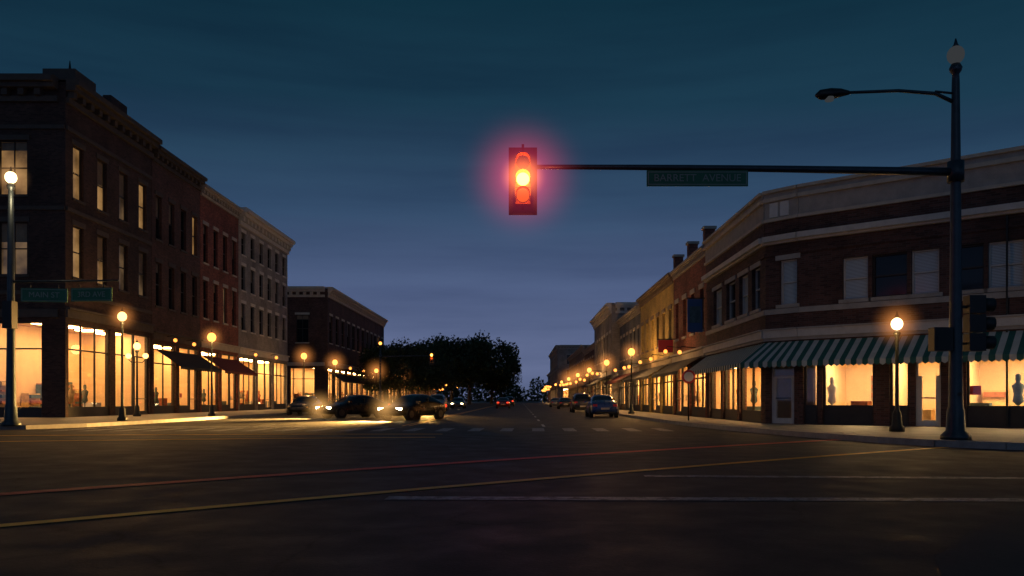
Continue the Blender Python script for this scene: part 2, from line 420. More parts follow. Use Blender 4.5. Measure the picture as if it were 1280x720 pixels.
row_building('corner_brick_building',1,XL,44,54.3,18.6,6.4,[(8.0,10.9),(12.4,15.4)],4,'brick_dark','stone_dark',3,.75,26,front=5,corn=1.5,winw=.42,wash=45)
row_building('brick_commercial_building',1,XL,54.35,62.5,18.3,6.0,[(7.6,10.6),(12.2,15.2)],4,'brick_brown','stone_dark',5,.08,20,corn=1.2,winw=.45,aw=(4.6,3.4,1.8,['awning_dark']),sc=(5.2,.7,4.1))
row_building('brick_commercial_building',1,XL,62.55,71,17.9,6.0,[(7.6,10.6),(12.0,15.0)],4,'brick_red','stone',6,.06,20,corn=1.0,winw=.42,aw=(4.6,3.4,1.8,['awning_maroon']))
row_building('ornate_stone_building',1,XL,71.05,86,18.0,6.0,[(7.4,9.8),(11.0,13.2),(14.2,16.2)],6,'brick_grey','stone_white',8,.04,20,corn=1.7,winw=.42,sc=(5.2,.7,5))
row_building('two_storey_brick_building',1,XL,104,147,15.6,6.3,[(8.6,12.2)],12,'brick_brown','stone_cream',9,.12,24,front=4,corn=1.5,winw=.45,aw=(4.7,3.6,1.8,['awning_dark']),sc=(5.3,2.2,7))
row_building('low_shop_building',1,XL,152,185,9.5,5.2,[(6.2,8.2)],9,'brick_dark','stone_dark',10,.2,18,corn=.8,sc=(4.2,2.0,6))
row_building('low_shop_building',1,XL,187,240,11.5,5.2,[(6.4,9)],12,'brick_brown','stone_dark',11,.2,18,corn=.8,sc=(4.2,2.0,8))
row_building('narrow_brick_building',-1,XR,43.3,52.6,9.4,4.2,[(5.0,7.3)],4,'brick_red','stone',21,.1,14,front=3,corn=.6,winw=.4,aw=(3.6,2.7,1.5,['awning_dark']),sc=(3.95,1.0,4.6),wash=70)
row_building('yellow_stucco_building',-1,XR,52.65,67,9.4,4.2,[(5.0,7.2)],6,'brick_yellow','stone_tan',22,.1,14,front=3,corn=.8,winw=.4,aw=(3.6,2.7,1.6,['awning_dark']),sc=(3.95,1.0,6),wash=260)
row_building('slate_brick_building',-1,XR,67.05,81,9.0,4.2,[(5.0,7.2)],6,'brick_slate','stone',23,.1,14,front=3,corn=.8,winw=.4,aw=(3.6,2.8,1.6,['awning_maroon']),sc=(3.95,1.0,5.5),wash=90)
row_building('white_stone_building',-1,XR-.8,81.1,100,10.8,4.4,[(5.4,8.0)],7,'brick_grey','stone_white',24,.1,14,front=3,corn=1.2,winw=.4,aw=(3.7,2.8,1.6,['awning_dark']),sc=(4.1,1.2,5.5),wash=120)
row_building('brick_shop_building',-1,XR,100.1,125,8.6,4.2,[(5.0,7.0)],8,'brick_brown','stone',25,.15,14,front=3,corn=.8,winw=.4,sc=(3.9,1.8,6))
row_building('brick_shop_building',-1,XR,125.1,165,9.6,4.2,[(5.2,7.4)],10,'brick_tan','stone',26,.15,14,front=3,corn=.8,winw=.4,sc=(3.9,2.0,7))
row_building('far_stone_building',-1,XR-2,172,215,12.8,4.5,[(5.6,7.6),(8.8,10.8)],10,'brick_grey','stone',27,.15,20,front=4,corn=1.0,winw=.4,sc=(4.2,1.8,9))
row_building('far_brick_building',-1,XR,218,290,10,4.5,[(5.6,8)],14,'brick_brown','stone',28,.15,20,front=3,corn=1.0,winw=.4,sc=(4.2,2,14))
e=bpy.data.objects['narrow_brick_building']; mb=MB()
for y in (43.7,47.9,52.2): mb.box(XR-.05,XR+.5,y-.25,y+.25,9.5,10.4,'brick_red'); mb.box(XR-.12,XR+.57,y-.32,y+.32,10.4,10.55,'stone')
mb.box(XR+3,XR+4,46,47,8.8,11.2,'brick_red')
mb.obj('parapet_piers',e)
e=bpy.data.objects['corner_brick_building']; mb=MB()
mb.box(XL-1.5,XL+.3,44.4,46.6,18.85,19.5,'stone_dark'); mb.box(XL-.3,XL+.2,48.5,50.5,18.85,19.6,'brick_dark'); mb.tube([(XL-.6,45.5,19.5),(XL-.6,45.5,20.4)],[.12,.02],'metal_dark')
mb.box(XL-12,XL-10.5,47,48.5,17.8,20.2,'brick_dark')
for zz in (6.9,11.55,16.0): mb.box(XL+.003,XL+.1,44.05,54.2,zz,zz+.22,'stone_dark'); mb.box(XL-25.9,XL-.02,43.9,43.997,zz,zz+.22,'stone_dark')
mb.obj('roof_ornaments',e)

# ------------------------------------------------------------ right corner building
e=empty('corner_shop_building')
P0=(XR,43.25);P1=(XR,32.9);P2=(11.1,31.8)
ud=Vector((1.22,-1)).normalized(); LF=17.0
P3=(P2[0]+ud.x*LF,P2[1]+ud.y*LF)
def fr(a,b):
    d=(Vector(b)-Vector(a)); L=d.length; d.normalize()
    return (a[0],a[1],d.x,d.y,d.y,-d.x),L
F0,L0=fr(P0,P1); F0=(F0[0],F0[1],F0[2],F0[3],-1,0)
F1,L1=fr(P1,P2); F2,L2=fr(P2,P3)
def s_of(px):
    k=(px-650)/1000; return (k*P2[1]-P2[0])/(ud.x-k*ud.y)
def y_of(px): return P0[1]-XR/((px-650)/1000)
mb=MB();mt=MB();mr=MB()
HT=9.55
w0=[]
for a,b in ((892,902),(908,919),(924,935),(940,950)): w0.append((y_of(a),y_of(b),4.95,6.75))
s0=[(.6,3.0,.15,2.75),(3.4,6.0,.15,2.75),(6.4,9.7,.15,2.75)]
wall(mb,F0,L0,0,HT,w0+s0,'brick_brown')
for i,o in enumerate(w0): window(mt,F0,*o,'pane_blind' if i%2==0 else 'pane_dark','frame_white','stone')
for o in s0: shopfront(mt,F0,*o,frame='frame_dark',sill=.5,transom=False)
d1=(.22,L1-.22,.15,2.75); w1=(.62,L1-.1,4.95,6.75)
wall(mb,F1,L1,0,HT,[d1,w1],'brick_brown')
window(mt,F1,*w1,'pane_blind','frame_white','stone'); shopfront(mt,F1,*d1,door=True,frame='frame_white')
S=s_of
wins=[(S(1053),S(1085),'pane_blind'),(S(1090),S(1134),'pane_dark'),(S(1139),S(1174),'pane_blind'),(S(1192),S(1230),'pane_dark'),(S(1235),S(1280),'pane_blind'),(9.3,10.6,'pane_dark'),(11,12.2,'pane_blind'),(13.5,14.8,'pane_dark')]
w2=[(a,b,4.95,6.55) for a,b,_ in wins]
shops=[(S(1004),S(1022),False),(S(1028),S(1092),False),(S(1112),S(1136),False),(S(1144),S(1176),True),(S(1208),S(1300),False),(9.6,12.2,False),(12.8,15.8,False)]
s2=[(a,b,.15,2.75) for a,b,_ in shops]
wall(mb,F2,L2,0,HT,w2+s2,'brick_brown')
for o,w in zip(w2,wins): window(mt,F2,*o,w[2],'frame_white' if w[2]=='pane_blind' else 'frame_dark','stone',lintel=False)
for o,w in zip(s2,shops): shopfront(mt,F2,*o,door=w[2],frame='frame_white' if w[2] else 'frame_dark',sill=.75,transom=False)
for F,L in ((F0,L0),(F1,L1),(F2,L2)):
    a=.0
    mt.fb(F,a,L,3.50,3.62,.002,.10,'stone'); mt.fb(F,a,L,3.62,3.92,.002,.2,'stone_white'); mt.fb(F,a,L,3.92,3.98,.002,.28,'stone')
    mt.fb(F,a,L,4.58,4.79,.002,.07,'stone')
    mt.fb(F,a,L,6.95,7.1,.002,.06,'brick_brown')
    mt.fb(F,a,L,7.42,7.52,.002,.16,'stone_cream'); mt.fb(F,a,L,7.52,7.74,.002,.30,'stone_white')
    mt.fb(F,a,L,7.74,8.35,.002,.05,'brick_brown'); mt.fb(F,a,L,8.35,8.47,.002,.16,'stone_cream')
    mt.fb(F,a,L,8.47,9.15,.002,.08,'stone'); mt.fb(F,a,L,9.15,9.3,.002,.22,'stone_cream'); mt.fb(F,a,L,9.3,9.5,.002,.12,'stone'); mt.fb(F,a,L,9.5,9.62,-.36,.26,'stone_cream')
mt.fb(F1,.25,.62,8.52,9.1,.085,.13,'sign_white'); mt.fb(F1,.72,1.09,8.52,9.1,.085,.13,'sign_white')
mt.fb(F2,7.1,7.16,.2,7.4,.01,.09,'metal_dark')
room(mr,F2,.5,S(1100),.1,2.8,4.2,'ceiling_lamp_cool',random.Random(1)); room(mr,F2,S(1102)+.1,S(1190),.1,2.8,4.2,'ceiling_lamp_cool',random.Random(2),.5)
room(mr,F2,S(1192)+.1,15.9,.1,2.8,4.2,'ceiling_lamp_cool',random.Random(4),.8)
room(mr,F0,.4,L0-1.2,.1,2.8,2.5,'ceiling_lamp',random.Random(5))
q=[(XR+.4,43.2),(XR+.4,33.1),(11.35,32.15),(P3[0]-.1,P3[1]+.6),(P3[0]+6,P3[1]+9),(24,43.2)]
for z0,z1,m_ in ((2.95,8.9,'brick_brown'),(8.901,8.95,'roofing')):
    n=len(q); mb.poly([(x,y,z0) for x,y in q],m_); mb.poly([(x,y,z1) for x,y in q],m_)
    for i in range(n):
        a,b=q[i],q[(i+1)%n]; mb.poly([(*a,z0),(*b,z0),(*b,z1),(*a,z1)],m_)
mb.box(17,19,38,40,8.95,10.3,'metal_dark')
mb.obj('walls',e); mt.obj('trim_and_windows',e); mr.obj('shop_interior',e)
ma=MB(); pth=[]
for (x,y),(dx,dy) in zip((P0,P1,P2,P3),((-.02,0),(-.02,-.01),(-.01,-.02),(-.01,-.02))): pth.append((x+dx,y+dy))
awning(ma,pth,3.45,2.6,1.15,['awning_green','awning_white'],val=.24,step=.2)
ma.obj('striped_awning',e,False)

# ------------------------------------------------------------ ground, roads, pavements
mb=MB(); mb.poly([(-1500,-300,-.02),(1500,-300,-.02),(1500,3000,-.02),(-1500,3000,-.02)],'dirt_ground'); mb.obj('ground',recalc=False)
mb=MB(); mb.poly([(-120,-60,-.006),(120,-60,-.006),(120,420,-.006),(-120,420,-.006)],'asphalt'); mb.obj('road',recalc=False)
def pavement(poly,edge,name='pavement'):
    mb=MB(); n=len(poly); mb.poly([(x,y,.14) for x,y in poly],'pavement')
    for i in range(n):
        a,b=poly[i],poly[(i+1)%n]; mb.poly([(*a,-.01),(*b,-.01),(*b,.14),(*a,.14)],'pavement')
    for i in range(len(edge)-1):
        a,b=Vector(edge[i]),Vector(edge[i+1]); d=(b-a).normalized(); L=(b-a).length
        mb.fb((a.x,a.y,d.x,d.y,d.y,-d.x),0,L,-.01,.152,-.1,.1,'kerb')
    mb.obj(name)
er=[(7,420),(7,39),(7.15,34),(7.6,29),(8.5,24),(9.3,20.6),(9.9,19.0),(10.9,17.9),(12.5,16.7),(40,-6)]
pavement(er+[(110,-6),(110,420)],er)
el=[(-17.5,89),(-17.5,36),(-17.7,32.5),(-18.6,30),(-20.2,28.6),(-23,28.2),(-119,28.2)]
pavement([(-119,89)]+el,el)
el2=[(-17.5,420),(-17.5,104),(-18.5,101.5),(-21,100.5),(-119,100.5)]
pavement([(-119,420)]+el2,el2)
def strip(mb,a,b,w,mat,z=.0):
    a=Vector(a);b=Vector(b); d=(b-a).normalized(); n=Vector((-d.y,d.x))*w/2
    mb.poly([(*(a-n),z),(*(b-n),z),(*(b+n),z),(*(a+n),z)],mat)
mb=MB()
strip(mb,(-1.5,9.0),(14,8.6),.30,'paint_worn'); strip(mb,(1.8,11.6),(13.2,10.9),.26,'paint_worn')
y=33
for k in range(2): strip(mb,(-5.0+.28*k,34),(-5.0+.28*k,400),.11,'paint_and_trail_yellow')
while y<300:
    strip(mb,(-11,y),(-11,y+3),.12,'paint_white'); strip(mb,(1,y),(1,y+3),.12,'paint_white'); y+=9
x=-16.6
while x<6.4:
    strip(mb,(x,28.2),(x+.05,31.2),.45,'paint_worn'); x+=1.15
strip(mb,(-16.9,32.6),(-5.4,32.6),.5,'paint_white')
y=45
while y<240:
    strip(mb,(4.4,y),(6.8,y),.1,'paint_white'); strip(mb,(-17.3,y),(-14.6,y),.1,'paint_white'); y+=6.5
mb.obj('road_markings',recalc=False)
mb=MB(); mb.poly([(1.9,3.2,-.002),(2.9,5.6,-.002),(4.6,7.7,-.002),(12,8.05,-.002),(12,3.2,-.002)],'asphalt_patch')
mb.obj('road_patch',recalc=False)
mb=MB()
def curve(a,b,bulge,w,mat,n=14,ext=.0):
    a=Vector(a);b=Vector(b); d=b-a; nn=Vector((-d.y,d.x)).normalized(); pr=None
    for i in range(n+1):
        t=-ext+(1+ext)*i/n; p=a+d*t+nn*bulge*4*t*(1-t)
        if pr is not None: strip(mb,pr,p,w,mat,.002)
        pr=p
curve((-4.55,7.0),(9.9,18.6),.25,.2,'paint_and_trail_yellow',ext=.5)  # headlight trail put into colour as a yellow line
curve((-6.1,9.3),(9.0,22.3),.35,.3,'light_trail_red',ext=.5)  # tail-light trail put into colour as a red strip
curve((-16.5,24.6),(-2.5,25.8),.3,.3,'paint_and_trail_yellow',ext=.5)  # this line and the next are headlight trails drawn in yellow
curve((-16.0,20.5),(-2.5,23.6),.3,.3,'paint_and_trail_yellow',ext=.5)
mb.obj('light_trail_lines',recalc=False)

# ------------------------------------------------------------ lamps / signals
def glow_volume(name,parent,loc,rad,col,k,power=3):  # emissive volume that paints a glow round a lamp, no real haze
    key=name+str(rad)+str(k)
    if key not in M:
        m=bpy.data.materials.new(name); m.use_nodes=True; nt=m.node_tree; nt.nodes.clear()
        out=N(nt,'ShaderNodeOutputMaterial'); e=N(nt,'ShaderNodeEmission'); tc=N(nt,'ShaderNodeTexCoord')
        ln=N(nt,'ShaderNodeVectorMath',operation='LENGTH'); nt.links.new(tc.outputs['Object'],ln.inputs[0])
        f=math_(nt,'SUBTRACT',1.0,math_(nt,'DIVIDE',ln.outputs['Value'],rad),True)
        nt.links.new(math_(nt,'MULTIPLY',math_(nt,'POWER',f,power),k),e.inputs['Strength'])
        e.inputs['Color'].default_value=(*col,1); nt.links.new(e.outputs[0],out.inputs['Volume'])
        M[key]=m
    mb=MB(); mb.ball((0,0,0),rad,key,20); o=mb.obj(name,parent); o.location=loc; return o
def street_lamp(x,y,h=4.6,glob='lamp_globe',energy=60,r=.2,double=False,hz=True):
    e=empty('street_lamp',(x,y,.14)); mb=MB()
    mb.lathe((0,0,0),[(.22,0),(.22,.12),(.15,.2),(.13,.55),(.08,.65),(.06,.7),(.05,h-.5),(.09,h-.42),(.11,h-.36),(.07,h-.3)],'metal_dark')
    if double:
        for s in (-1,1):
            mb.tube([(0,0,h-1.0),(s*.3,0,h-1.05),(s*.5,0,h-.85)],[.03,.03,.03],'metal_dark',8); mb.ball((s*.5,0,h-.65),r*.8,glob,14)
    mb.obj('post',e)
    g=MB(); g.ball((0,0,h-.08),r,glob,16,1.1); g.lathe((0,0,h+r-.06),[(.09,0),(.06,.05),(.02,.14),(.01,.2)],'metal_dark',8); g.obj('globe',e)
    if energy: light('POINT','bulb',(-.35*(1 if x>0 else -1),-.35,h-.4),energy,(1,.54,.18),e,shadow_soft_size=.15)
    if hz:
        s=max(1,y/45)
        glow_volume('lamp_glow',e,(0,0,h-.08),round(.9*s,2),(1,.34,.08),round(1.6/s,2),3)
    return e
street_lamp(11.45,24.3,3.35,'lamp_globe_white',60,.17)
street_lamp(-18.4,37,4.9,'lamp_globe',150,.2,False)
street_lamp(-22.5,47,4.2,'lamp_globe',80,.2,True,hz=False)
for i,yy in enumerate((48,68.5,80,103,122,145,170,200,235)):
    street_lamp(-18.5,yy,4.8,'lamp_orange',180 if yy<90 else 0,.25,hz=yy<130)
for i,yy in enumerate((56,72,90,108,128,150,175,205,240,280)):
    street_lamp(7.8,yy,4.4,'lamp_orange',150 if yy<100 else 0,.24,hz=yy<130)
def big_pole(name,x,y,zg=9.6,arm=None,armz=6.8,sgn=-1,lum=True,globe='lamp_unlit'):
    e=empty(name,(x,y,.14)); mb=MB()
    mb.lathe((0,0,0),[(.34,0),(.34,.1),(.22,.22),(.2,.7),(.17,.8),(.14,3),(.115,6.6),(.09,8.7),(.08,zg-.75),(.13,zg-.68),(.15,zg-.6),(.1,zg-.5)],'metal_galv',20)
    for a in range(4): mb.lathe((.26*math.cos(a*1.57+.8),.26*math.sin(a*1.57+.8),.1),[(.03,0),(.03,.07)],'metal_dark',6)
    mb.ball((0,0,zg-.28),.2,globe,18,1.1); mb.lathe((0,0,zg-.1),[(.1,0),(.05,.08),(.015,.22)],'metal_galv',8)
    if arm:
        mb.lathe((0,0,armz-.25),[(.19,0),(.19,.5)],'metal_galv',16)
        n=8; mb.tube([(sgn*(.1+(arm-.1)*i/n),0,armz+.12*math.sin(math.pi*.5*i/n)) for i in range(n+1)],[.105-.05*i/n for i in range(n+1)],'metal_galv',12)
    if lum:
        z=8.45; mb.tube([(0,0,z-.25),(sgn*.5,0,z-.02),(sgn*1.4,0,z+.05),(sgn*2.7,0,z+.0)],[.05,.045,.04,.035],'metal_galv',10)
        mb.tube([(0,0,z-.02),(sgn*.5,0,z+.03)],[.03,.03],'metal_galv',8)
        mb.tube([(sgn*2.6,0,z+.0),(sgn*2.8,0,z),(sgn*3.05,0,z-.03),(sgn*3.3,0,z-.05),(sgn*3.42,0,z-.07)],[.05,.10,.14,.12,.03],'metal_dark',12)
        mb.lathe((sgn*3.08,0,z-.2),[(.1,0),(.12,.08)],'lamp_unlit',12)
    mb.obj('pole_and_arms',e)
    return e
def head(parent,x,z,lit=1,back=True,y=-.15,name='signal_head',sc=1.0):
    mb=MB(); w=.19*sc;
    if back: mb.box(x-.345,x+.345,y+.1,y+.125,z-.82,z+.82,'signal_black')
    for k in range(3):
        zc=z+(1-k)*.40*sc
        mb.box(x-w,x+w,y-.08,y+.098,zc-.195*sc,zc+.195*sc,'signal_yellow')
        mb.lathe((x,y-.10,zc),[(.155*sc,.018),(.155*sc,0)],'lens_amber' if k==lit else ('lens_dim' if k==lit+1 else 'signal_black'),18,'Y',False)
        n=12
        for j in range(n):
            a0=math.radians(-30+240*j/n); a1=math.radians(-30+240*(j+1)/n); r=.17*sc
            p=lambda a,yy,rr:(x+rr*math.cos(a),yy,zc+rr*math.sin(a))
            mb.poly([p(a0,y-.1,r),p(a1,y-.1,r),p(a1,y-.34,r*1.02),p(a0,y-.34,r*1.02)],'signal_yellow',True)
    mb.box(x-.03,x+.03,y+.1,y+.2,z-.7,z+.9,'metal_dark')
    mb.obj(name,parent,False)
PX,PY=10.62,19.5
sg=big_pole('traffic_signal',PX,PY,9.65,arm=10.45,armz=6.52)
hx=-10.55; hz=6.28
head(sg,hx,hz,1,True,-.15)
light('POINT','amber_bulb',(hx,-.75,hz),46,(1,.15,.03),sg,shadow_soft_size=.1)
glow_volume('lamp_glow',sg,(hx,-.25,hz+.03),1.9,(1,.07,.18),.9,3.5)
glow_volume('lamp_glow',sg,(hx,-.35,hz+.03),.62,(1,.24,.03),5.0,2.0)
mb=MB()
mb.box(-.62,-.17,-.2,.1,2.15,2.72,'signal_black'); mb.box(-.56,-.23,-.215,-.202,2.2,2.66,'plastic_black'); mb.box(-.2,0,-.03,.03,2.3,2.36,'metal_dark'); mb.box(-.2,0,-.03,.03,2.55,2.6,'metal_dark')
for k in range(3):
    mb.box(.26,.66,-.15,.15,2.15+.46*k,2.58+.46*k,'signal_black'); mb.tube([(.66,0,2.37+.46*k),(.9,0,2.36+.46*k)],[.16,.17],'signal_black',12)
mb.box(0,.27,-.03,.03,2.3,2.36,'metal_dark'); mb.box(0,.27,-.03,.03,3.2,3.26,'metal_dark')
mb.lathe((0,-.18,1.1),[(.05,0),(.05,.06)],'signal_black',10,'Y')
mb.obj('pedestrian_signals',sg)
plain('sign_text',(.22,.3,.27),.5,.1)
def sign(name,x,y,z,w,h,txt,size,mat='sign_green',rot=0,hang=0):
    e=empty(name,(x,y,z),rot); mb=MB(); mb.box(-w/2,w/2,-.02,.02,-h/2,h/2,mat)
    t=.018
    for a in ((-w/2+.03,w/2-.03,h/2-.05,h/2-.05+t),(-w/2+.03,w/2-.03,-h/2+.05-t,-h/2+.05),(-w/2+.03,-w/2+.03+t,-h/2+.05,h/2-.05),(w/2-.03-t,w/2-.03,-h/2+.05,h/2-.05)):
        mb.box(a[0],a[1],-.024,-.0205,a[2],a[3],'sign_text')
    if hang:
        for s in (-1,1): mb.box(s*w*.3-.02,s*w*.3+.02,-.01,.01,h/2,h/2+hang,'metal_dark')
    mb.obj('panel',e)
    if txt:
        c=bpy.data.curves.new('lettering','FONT'); c.body=txt; c.size=size; c.align_x='CENTER'; c.align_y='CENTER'; c.extrude=.002; c.materials.append(M['sign_text'])
        o=bpy.data.objects.new('lettering',c); o.parent=e; o.location=(0,-.026,0); o.rotation_euler=(math.pi/2,0,0); C.objects.link(o)
    return e
sign('street_name_sign',(870-650)*.0195,PY-.14,1.1+.275*19.5,2.45,.38,'BARRETT  AVENUE',.25)
lp=big_pole('street_lamp_pole',-18.9,29.7,9.5,arm=None,lum=False,globe='lamp_globe_white')
mb=MB(); mb.tube([(0,0,5.35),(4.0,0,5.4)],[.05,.03],'metal_galv',10); mb.box(-.1,.25,-.35,.0,3.6,4.6,'signal_black'); mb.obj('sign_arm',lp)
sign('street_name_sign',-17.6,29.6,4.98,1.6,.5,'MAIN ST',.28,hang=.12,rot=.15)
sign('street_name_sign',-15.85,29.6,5.0,1.6,.5,'3RD AVE',.28,hang=.12,rot=-.1)
light('POINT','bulb',(.4,-.5,8.5),80,(1,.68,.34),lp,shadow_soft_size=.2)
glow_volume('lamp_glow',lp,(0,0,9.22),.8,(1,.52,.2),1.2,3)
ds=big_pole('traffic_signal',-17.9,102.5,8.5,arm=7,armz=6.5,sgn=1,lum=False,globe='lamp_orange')
head(ds,6.6,6.3,0,True)
def post_sign(x,y,z,mat,r=.32):
    e=empty('traffic_sign',(x,y,.14)); mb=MB(); mb.tube([(0,0,0),(0,0,z+.1)],[.035,.035],'metal_dark',8); mb.lathe((0,-.05,z-.15),[(r,0),(r,.02)],mat,24,'Y',False); mb.lathe((0,-.056,z-.15),[(r*.7,0),(r*.7,.004)],'sign_white',24,'Y',False); mb.obj('post_and_plate',e)
post_sign(7.9,37.5,2.2,'sign_red')
e=empty('shop_sign',(XR-.02,43.6,5.0)); mb=MB(); mb.box(-.95,-.15,-.06,.06,-.2,1.6,'sign_blue'); mb.box(-1.0,0,-.02,.02,1.62,1.68,'metal_dark'); mb.box(-.85,-.25,-.066,-.061,.3,1.2,'goods_c'); mb.obj('panel',e)
e=empty('shop_sign',(XR-.02,52.0,4.4)); mb=MB(); mb.box(-1.1,-.15,-.06,.06,-.2,.6,'sign_red'); mb.box(-1.15,0,-.02,.02,.62,.68,'metal_dark'); mb.obj('panel',e)

# ------------------------------------------------------------ cars
def car(x,y,rot,paintm,suv=False,on=False,beam=0,tail=False,name='parked_car'):
    e=empty(name,(x,y,0),rot)
    zs=1.18 if suv else 1.0
    st=[(2.28,.35,.52,.60,.60,.50),(2.15,.22,.60,.70,.80,.66),(1.6,.20,.70,.82,.88,.74),(1.0,.20,.82,.92,.90,.76),(.35,.20,.88,1.38,.90,.62),(-.3,.20,.90,1.45,.90,.63)]
    st+=[(-1.1,.20,.92,1.45,.90,.63),(-1.85,.2,.92,1.38,.89,.64),(-2.15,.24,.88,1.0,.86,.72),(-2.28,.38,.7,.78,.72,.6)] if suv else [(-.95,.20,.92,1.40,.90,.61),(-1.6,.20,.92,1.05,.89,.70),(-2.1,.24,.86,.98,.84,.68),(-2.25,.38,.72,.82,.66,.54)]
    V=[];rows=[]
    for (sx,zb,bl,tp,w,wt) in st:
        sec=[(0,zb),(w*.9,zb),(w,zb+.1),(w*1.005,(zb+bl)/2+.05),(w*.97,bl),(wt,tp-.03),(wt*.6,tp),(0,tp+.01)]
        full=sec+[(-a,b) for a,b in sec[-2:0:-1]]
        rows.append(len(V)); V+=[(sx,a,b*zs if b>.3 else b) for a,b in full]
    n=14; F=[];mi=[]
    for i in range(len(st)-1):
        for k in range(n):
            F.append((rows[i]+k,rows[i]+(k+1)%n,rows[i+1]+(k+1)%n,rows[i+1]+k))
            side=k in (4,9); top=k in (5,6,7,8)
            g=(side and 3<=i<=6) or (top and (i==3 or i==(7 if suv else 6)))
            mi.append(1 if g else 0)
    F.append(tuple(rows[0]+k for k in range(n))); F.append(tuple(rows[-1]+k for k in range(n))); mi+=[0,0]
    me=bpy.data.meshes.new('body'); me.from_pydata(V,[],F); me.materials.append(M[paintm]); me.materials.append(M['car_glass'])
    me.polygons.foreach_set('material_index',mi); me.polygons.foreach_set('use_smooth',[True]*len(F))
    b=bmesh.new(); b.from_mesh(me); bmesh.ops.recalc_face_normals(b,faces=b.faces); b.to_mesh(me); b.free()
    o=bpy.data.objects.new('body',me); C.objects.link(o); o.parent=e
    s=o.modifiers.new('s','SUBSURF'); s.levels=2; s.render_levels=2
    mb=MB()
    for wx in (1.4,-1.38):
        for s_ in (1,-1):
            r=.33*(1.08 if suv else 1)
            mb.lathe((wx,s_*.78,r),[(r+.05,-.10),(r+.05,.113)] if s_>0 else [(r+.05,.10),(r+.05,-.113)],'plastic_black',24,'Y',False)
            mb.lathe((wx,s_*.80,r),[(r-.03,-.12*s_),(r,-.1*s_),(r,.1*s_),(r-.02,.12*s_)],'tyre',24,'Y')
            mb.lathe((wx,s_*.80,r),[(r*.62,.1*s_),(r*.62,.126*s_),(r*.2,.135*s_)],'rim',10,'Y',False)
    hl='headlamp' if on else 'goods_b'; tl='tail_on' if tail or on else 'sign_red'
    for s_ in (1,-1):
        mb.box(2.05,2.2,s_*.6-.15,s_*.6+.15,.56*zs,.68*zs,hl)
        mb.box(-2.235 if not suv else -2.27,-2.1,s_*.62-.13,s_*.62+.13,.70*zs,.84*zs,tl)
        mb.box(.78,.95,s_*.98-.09,s_*.98+.09,.92*zs,1.04*zs,paintm)
        mb.box(-.32,-.25,s_*.78-.04,s_*.78+.045,.9*zs,1.22*zs,'plastic_black')
    mb.box(2.18,2.285,-.4,.4,.36,.5,'plastic_black'); mb.box(-2.29,-2.2,-.26,.26,.5,.62,'stone'); mb.box(-2.28,-2.1,-.6,.6,.28,.38,'plastic_black')
    mb.obj('wheels_and_lights',e)
    if beam:
        for s_ in (1,-1):
            l=light('SPOT','added_headlight_beam',(2.4,s_*.6,.64),beam,(1,.52,.13),e,spot_size=math.radians(66),spot_blend=1,shadow_soft_size=.08)  # added strong spots, their pools on the road stand in for headlight trails
            l.rotation_euler=(0,math.radians(-90+7.0),0)
        glow_volume('lamp_glow',e,(2.35,0,.66),1.3,(1,.5,.14),1.1,2.6)
    return e
pi=math.pi
car(-6.0,45,-pi/2-.5,'paint_black',on=True,beam=22000,name='car')  # this car and the next are added to light the road where trails run
car(-10.4,50,-pi/2-.8,'paint_black',on=True,beam=20000,name='car')
car(-8.0,66,-pi/2,'paint_graphite',on=True,beam=5000,name='car')
car(-8.3,80,-pi/2,'paint_silver',suv=True,on=True,name='car')
car(-12.0,88,-pi/2,'paint_black',on=True,name='car')
car(-8.1,105,-pi/2,'paint_black',on=True,name='car')
car(-12.6,120,-pi/2,'paint_black',on=True,name='car')
car(-2.2,105,pi/2,'paint_maroon',tail=True,name='car')
car(-1.9,140,pi/2,'paint_graphite',suv=True,tail=True,name='car')
for x,y,c,s in ((5.3,52,'paint_blue',False),(5.5,72,'paint_graphite',True),(5.6,100,'paint_black',False),(5.6,125,'paint_silver',False)): car(x,y,pi/2,c,s)
for x,y,c,s in ((-16.1,60,'paint_black',False),(-16.1,80,'paint_graphite',False),(-16.1,112,'paint_black',True),(-16.1,125,'paint_blue',False)): car(x,y,-pi/2,c,s)

# ------------------------------------------------------------ trees
def tree_mesh(seed,h,cr):
    r=random.Random(seed); mb=MB()
    mb.tube([(0,0,0),(.1,.05,h*.2),(-.05,.1,h*.45),(.1,0,h*.75)],[h*.028,h*.02,h*.014,h*.004],'bark',8)
    cl=[]
    for i in range(9):
        a=i*2.4+r.random(); z=h*(.28+.05*i); L=cr*r.uniform(.6,1.0)*(1-.04*i)
        t=(L*math.cos(a),L*math.sin(a),z+L*.55); mb.tube([(0,0,z),(t[0]*.5,t[1]*.5,z+L*.35),t],[h*.009,h*.006,h*.002],'bark',5); cl.append(t)
    for i in range(46):
        a=r.uniform(0,6.28); q=cr*math.sqrt(r.random())*.95; z=h*r.uniform(.34,.93); q*=math.sqrt(max(.1,1-((z/h-.58)/.42)**2)); cl.append((q*math.cos(a),q*math.sin(a),z))
    for c in cl:
        cs=cr*r.uniform(.18,.34)
        for k in range(180):
            d=Vector((r.gauss(0,1),r.gauss(0,1),r.gauss(0,.75))).normalized()*cs*r.random()**.45*1.15
            p=Vector(c)+d; s=r.uniform(.14,.32)*h/12
            n=Vector((r.gauss(0,1),r.gauss(0,1),r.gauss(0,1))).normalized(); u=n.orthogonal().normalized()*s; v=n.cross(u)*.6
            mb.poly([p-u,p-v,p+u,p+v],'leaves')
    return mb.mesh('tree_mesh',False)
tm=[tree_mesh(1,13,5.8),tree_mesh(2,11,5.0),tree_mesh(3,9,4)]
def tree(i,x,y,s,rot): 
    o=bpy.data.objects.new('tree',tm[i]); o.location=(x,y,0); o.scale=(s,s,s); o.rotation_euler=(0,0,rot); C.objects.link(o)
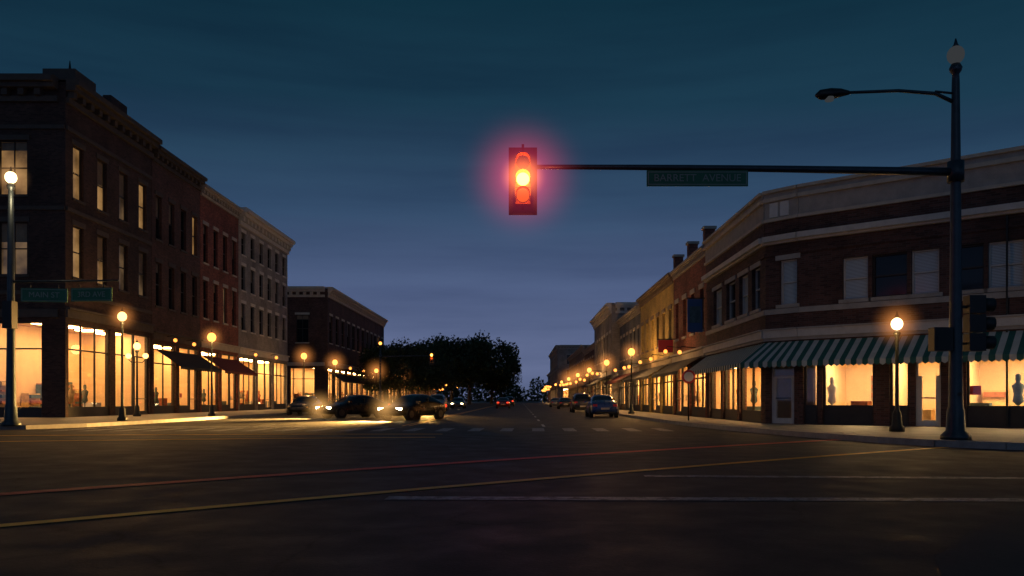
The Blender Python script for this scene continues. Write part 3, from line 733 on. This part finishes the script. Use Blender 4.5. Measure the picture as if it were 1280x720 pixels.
tree(0,-13,205,1.4,0.3); tree(1,-23,200,1.4,2); tree(0,-19,225,1.45,3); tree(1,-5.5,240,1.15,1); tree(0,-30,250,1.3,4); tree(0,-8,225,1.35,5)
tree(2,-20,118,1.0,1);tree(1,-20.5,136,1.0,5);tree(2,-20,158,1.25,2);tree(1,-21,178,1.2,3)
r=random.Random(5); mb=MB()
for k in range(34):
    cx=-120+k*7.5+r.uniform(-2,2); cy=420+r.uniform(-15,15); hh=r.uniform(9,15)
    mb.tube([(cx,cy,0),(cx,cy,hh*.6)],[.4,.2],'bark',5)
    for j in range(420):
        a=r.uniform(0,6.28); q=5.5*math.sqrt(r.random()); z=hh*(.05+.95*r.random()*(1-(q/8)**2)); p=Vector((cx+q*math.cos(a),cy+q*math.sin(a),z))
        n=Vector((r.gauss(0,1),r.gauss(0,1),r.gauss(0,1))).normalized(); s=r.uniform(.5,1.0); u=n.orthogonal().normalized()*s; v=n.cross(u)*.7
        mb.poly([p-u,p-v,p+u,p+v],'leaves')
mb.obj('distant_trees',recalc=False)

# ------------------------------------------------------------ world
w=bpy.data.worlds.new('World'); bpy.context.scene.world=w; w.use_nodes=True; nt=w.node_tree; nt.nodes.clear()
out=N(nt,'ShaderNodeOutputWorld'); bg=N(nt,'ShaderNodeBackground'); tc=N(nt,'ShaderNodeTexCoord'); sp=N(nt,'ShaderNodeSeparateXYZ'); nt.links.new(tc.outputs['Generated'],sp.inputs[0])
sky=N(nt,'ShaderNodeTexSky',sky_type='NISHITA'); sky.sun_disc=False; sky.sun_elevation=math.radians(1); sky.sun_rotation=math.radians(180); sky.ozone_density=4
mp=N(nt,'ShaderNodeMapping'); mp.inputs['Scale'].default_value=(1.0,1.0,10); mp.inputs['Rotation'].default_value=(0,math.radians(5),0); nt.links.new(tc.outputs['Generated'],mp.inputs['Vector'])
cl=noise(nt,1.9,7,mp.outputs['Vector'],.55)
z=math_(nt,'ADD',sp.outputs[2],math_(nt,'MULTIPLY',math_(nt,'SUBTRACT',cl,.5),.09))
z=math_(nt,'ADD',z,math_(nt,'MULTIPLY',math_(nt,'POWER',math_(nt,'ABSOLUTE',sp.outputs[0]),2.0),.12))
base=ramp(nt,z,[(.0,(.118,.148,.270)),(.06,(.108,.140,.262)),(.14,(.070,.102,.205)),(.24,(.029,.062,.125)),(.35,(.0095,.037,.068)),(.46,(.004,.024,.043)),(1,(.006,.024,.05))])
st=ramp(nt,cl,[(.36,(.78,.81,.84)),(.64,(1.24,1.19,1.15))])
c=mixc(nt,1,base,st,'MULTIPLY')
c2=mixc(nt,1,c,mixc(nt,1,sky.outputs[0],(.002,.002,.002),'MULTIPLY'),'ADD')
nt.links.new(c2,bg.inputs['Color']); bg.inputs['Strength'].default_value=1; nt.links.new(bg.outputs[0],out.inputs['Surface'])
s=light('SUN','sun',(0,0,50),.03,(.7,.8,1)); s.data.angle=math.radians(15); s.rotation_euler=(math.radians(62),0,math.radians(-8))
# ------------------------------------------------------------ camera
cam=bpy.data.cameras.new('camera'); o=bpy.data.objects.new('camera',cam); C.objects.link(o); o.location=(0,0,H0); o.rotation_euler=(math.pi/2,0,0)
cam.sensor_width=36; cam.lens=28.125; cam.shift_x=-10/1280; cam.shift_y=140/1280; cam.clip_end=5000; cam.clip_start=.05
bpy.context.scene.camera=o
sc=bpy.context.scene; sc.view_settings.view_transform='Standard'; sc.view_settings.look='None'; sc.view_settings.exposure=0
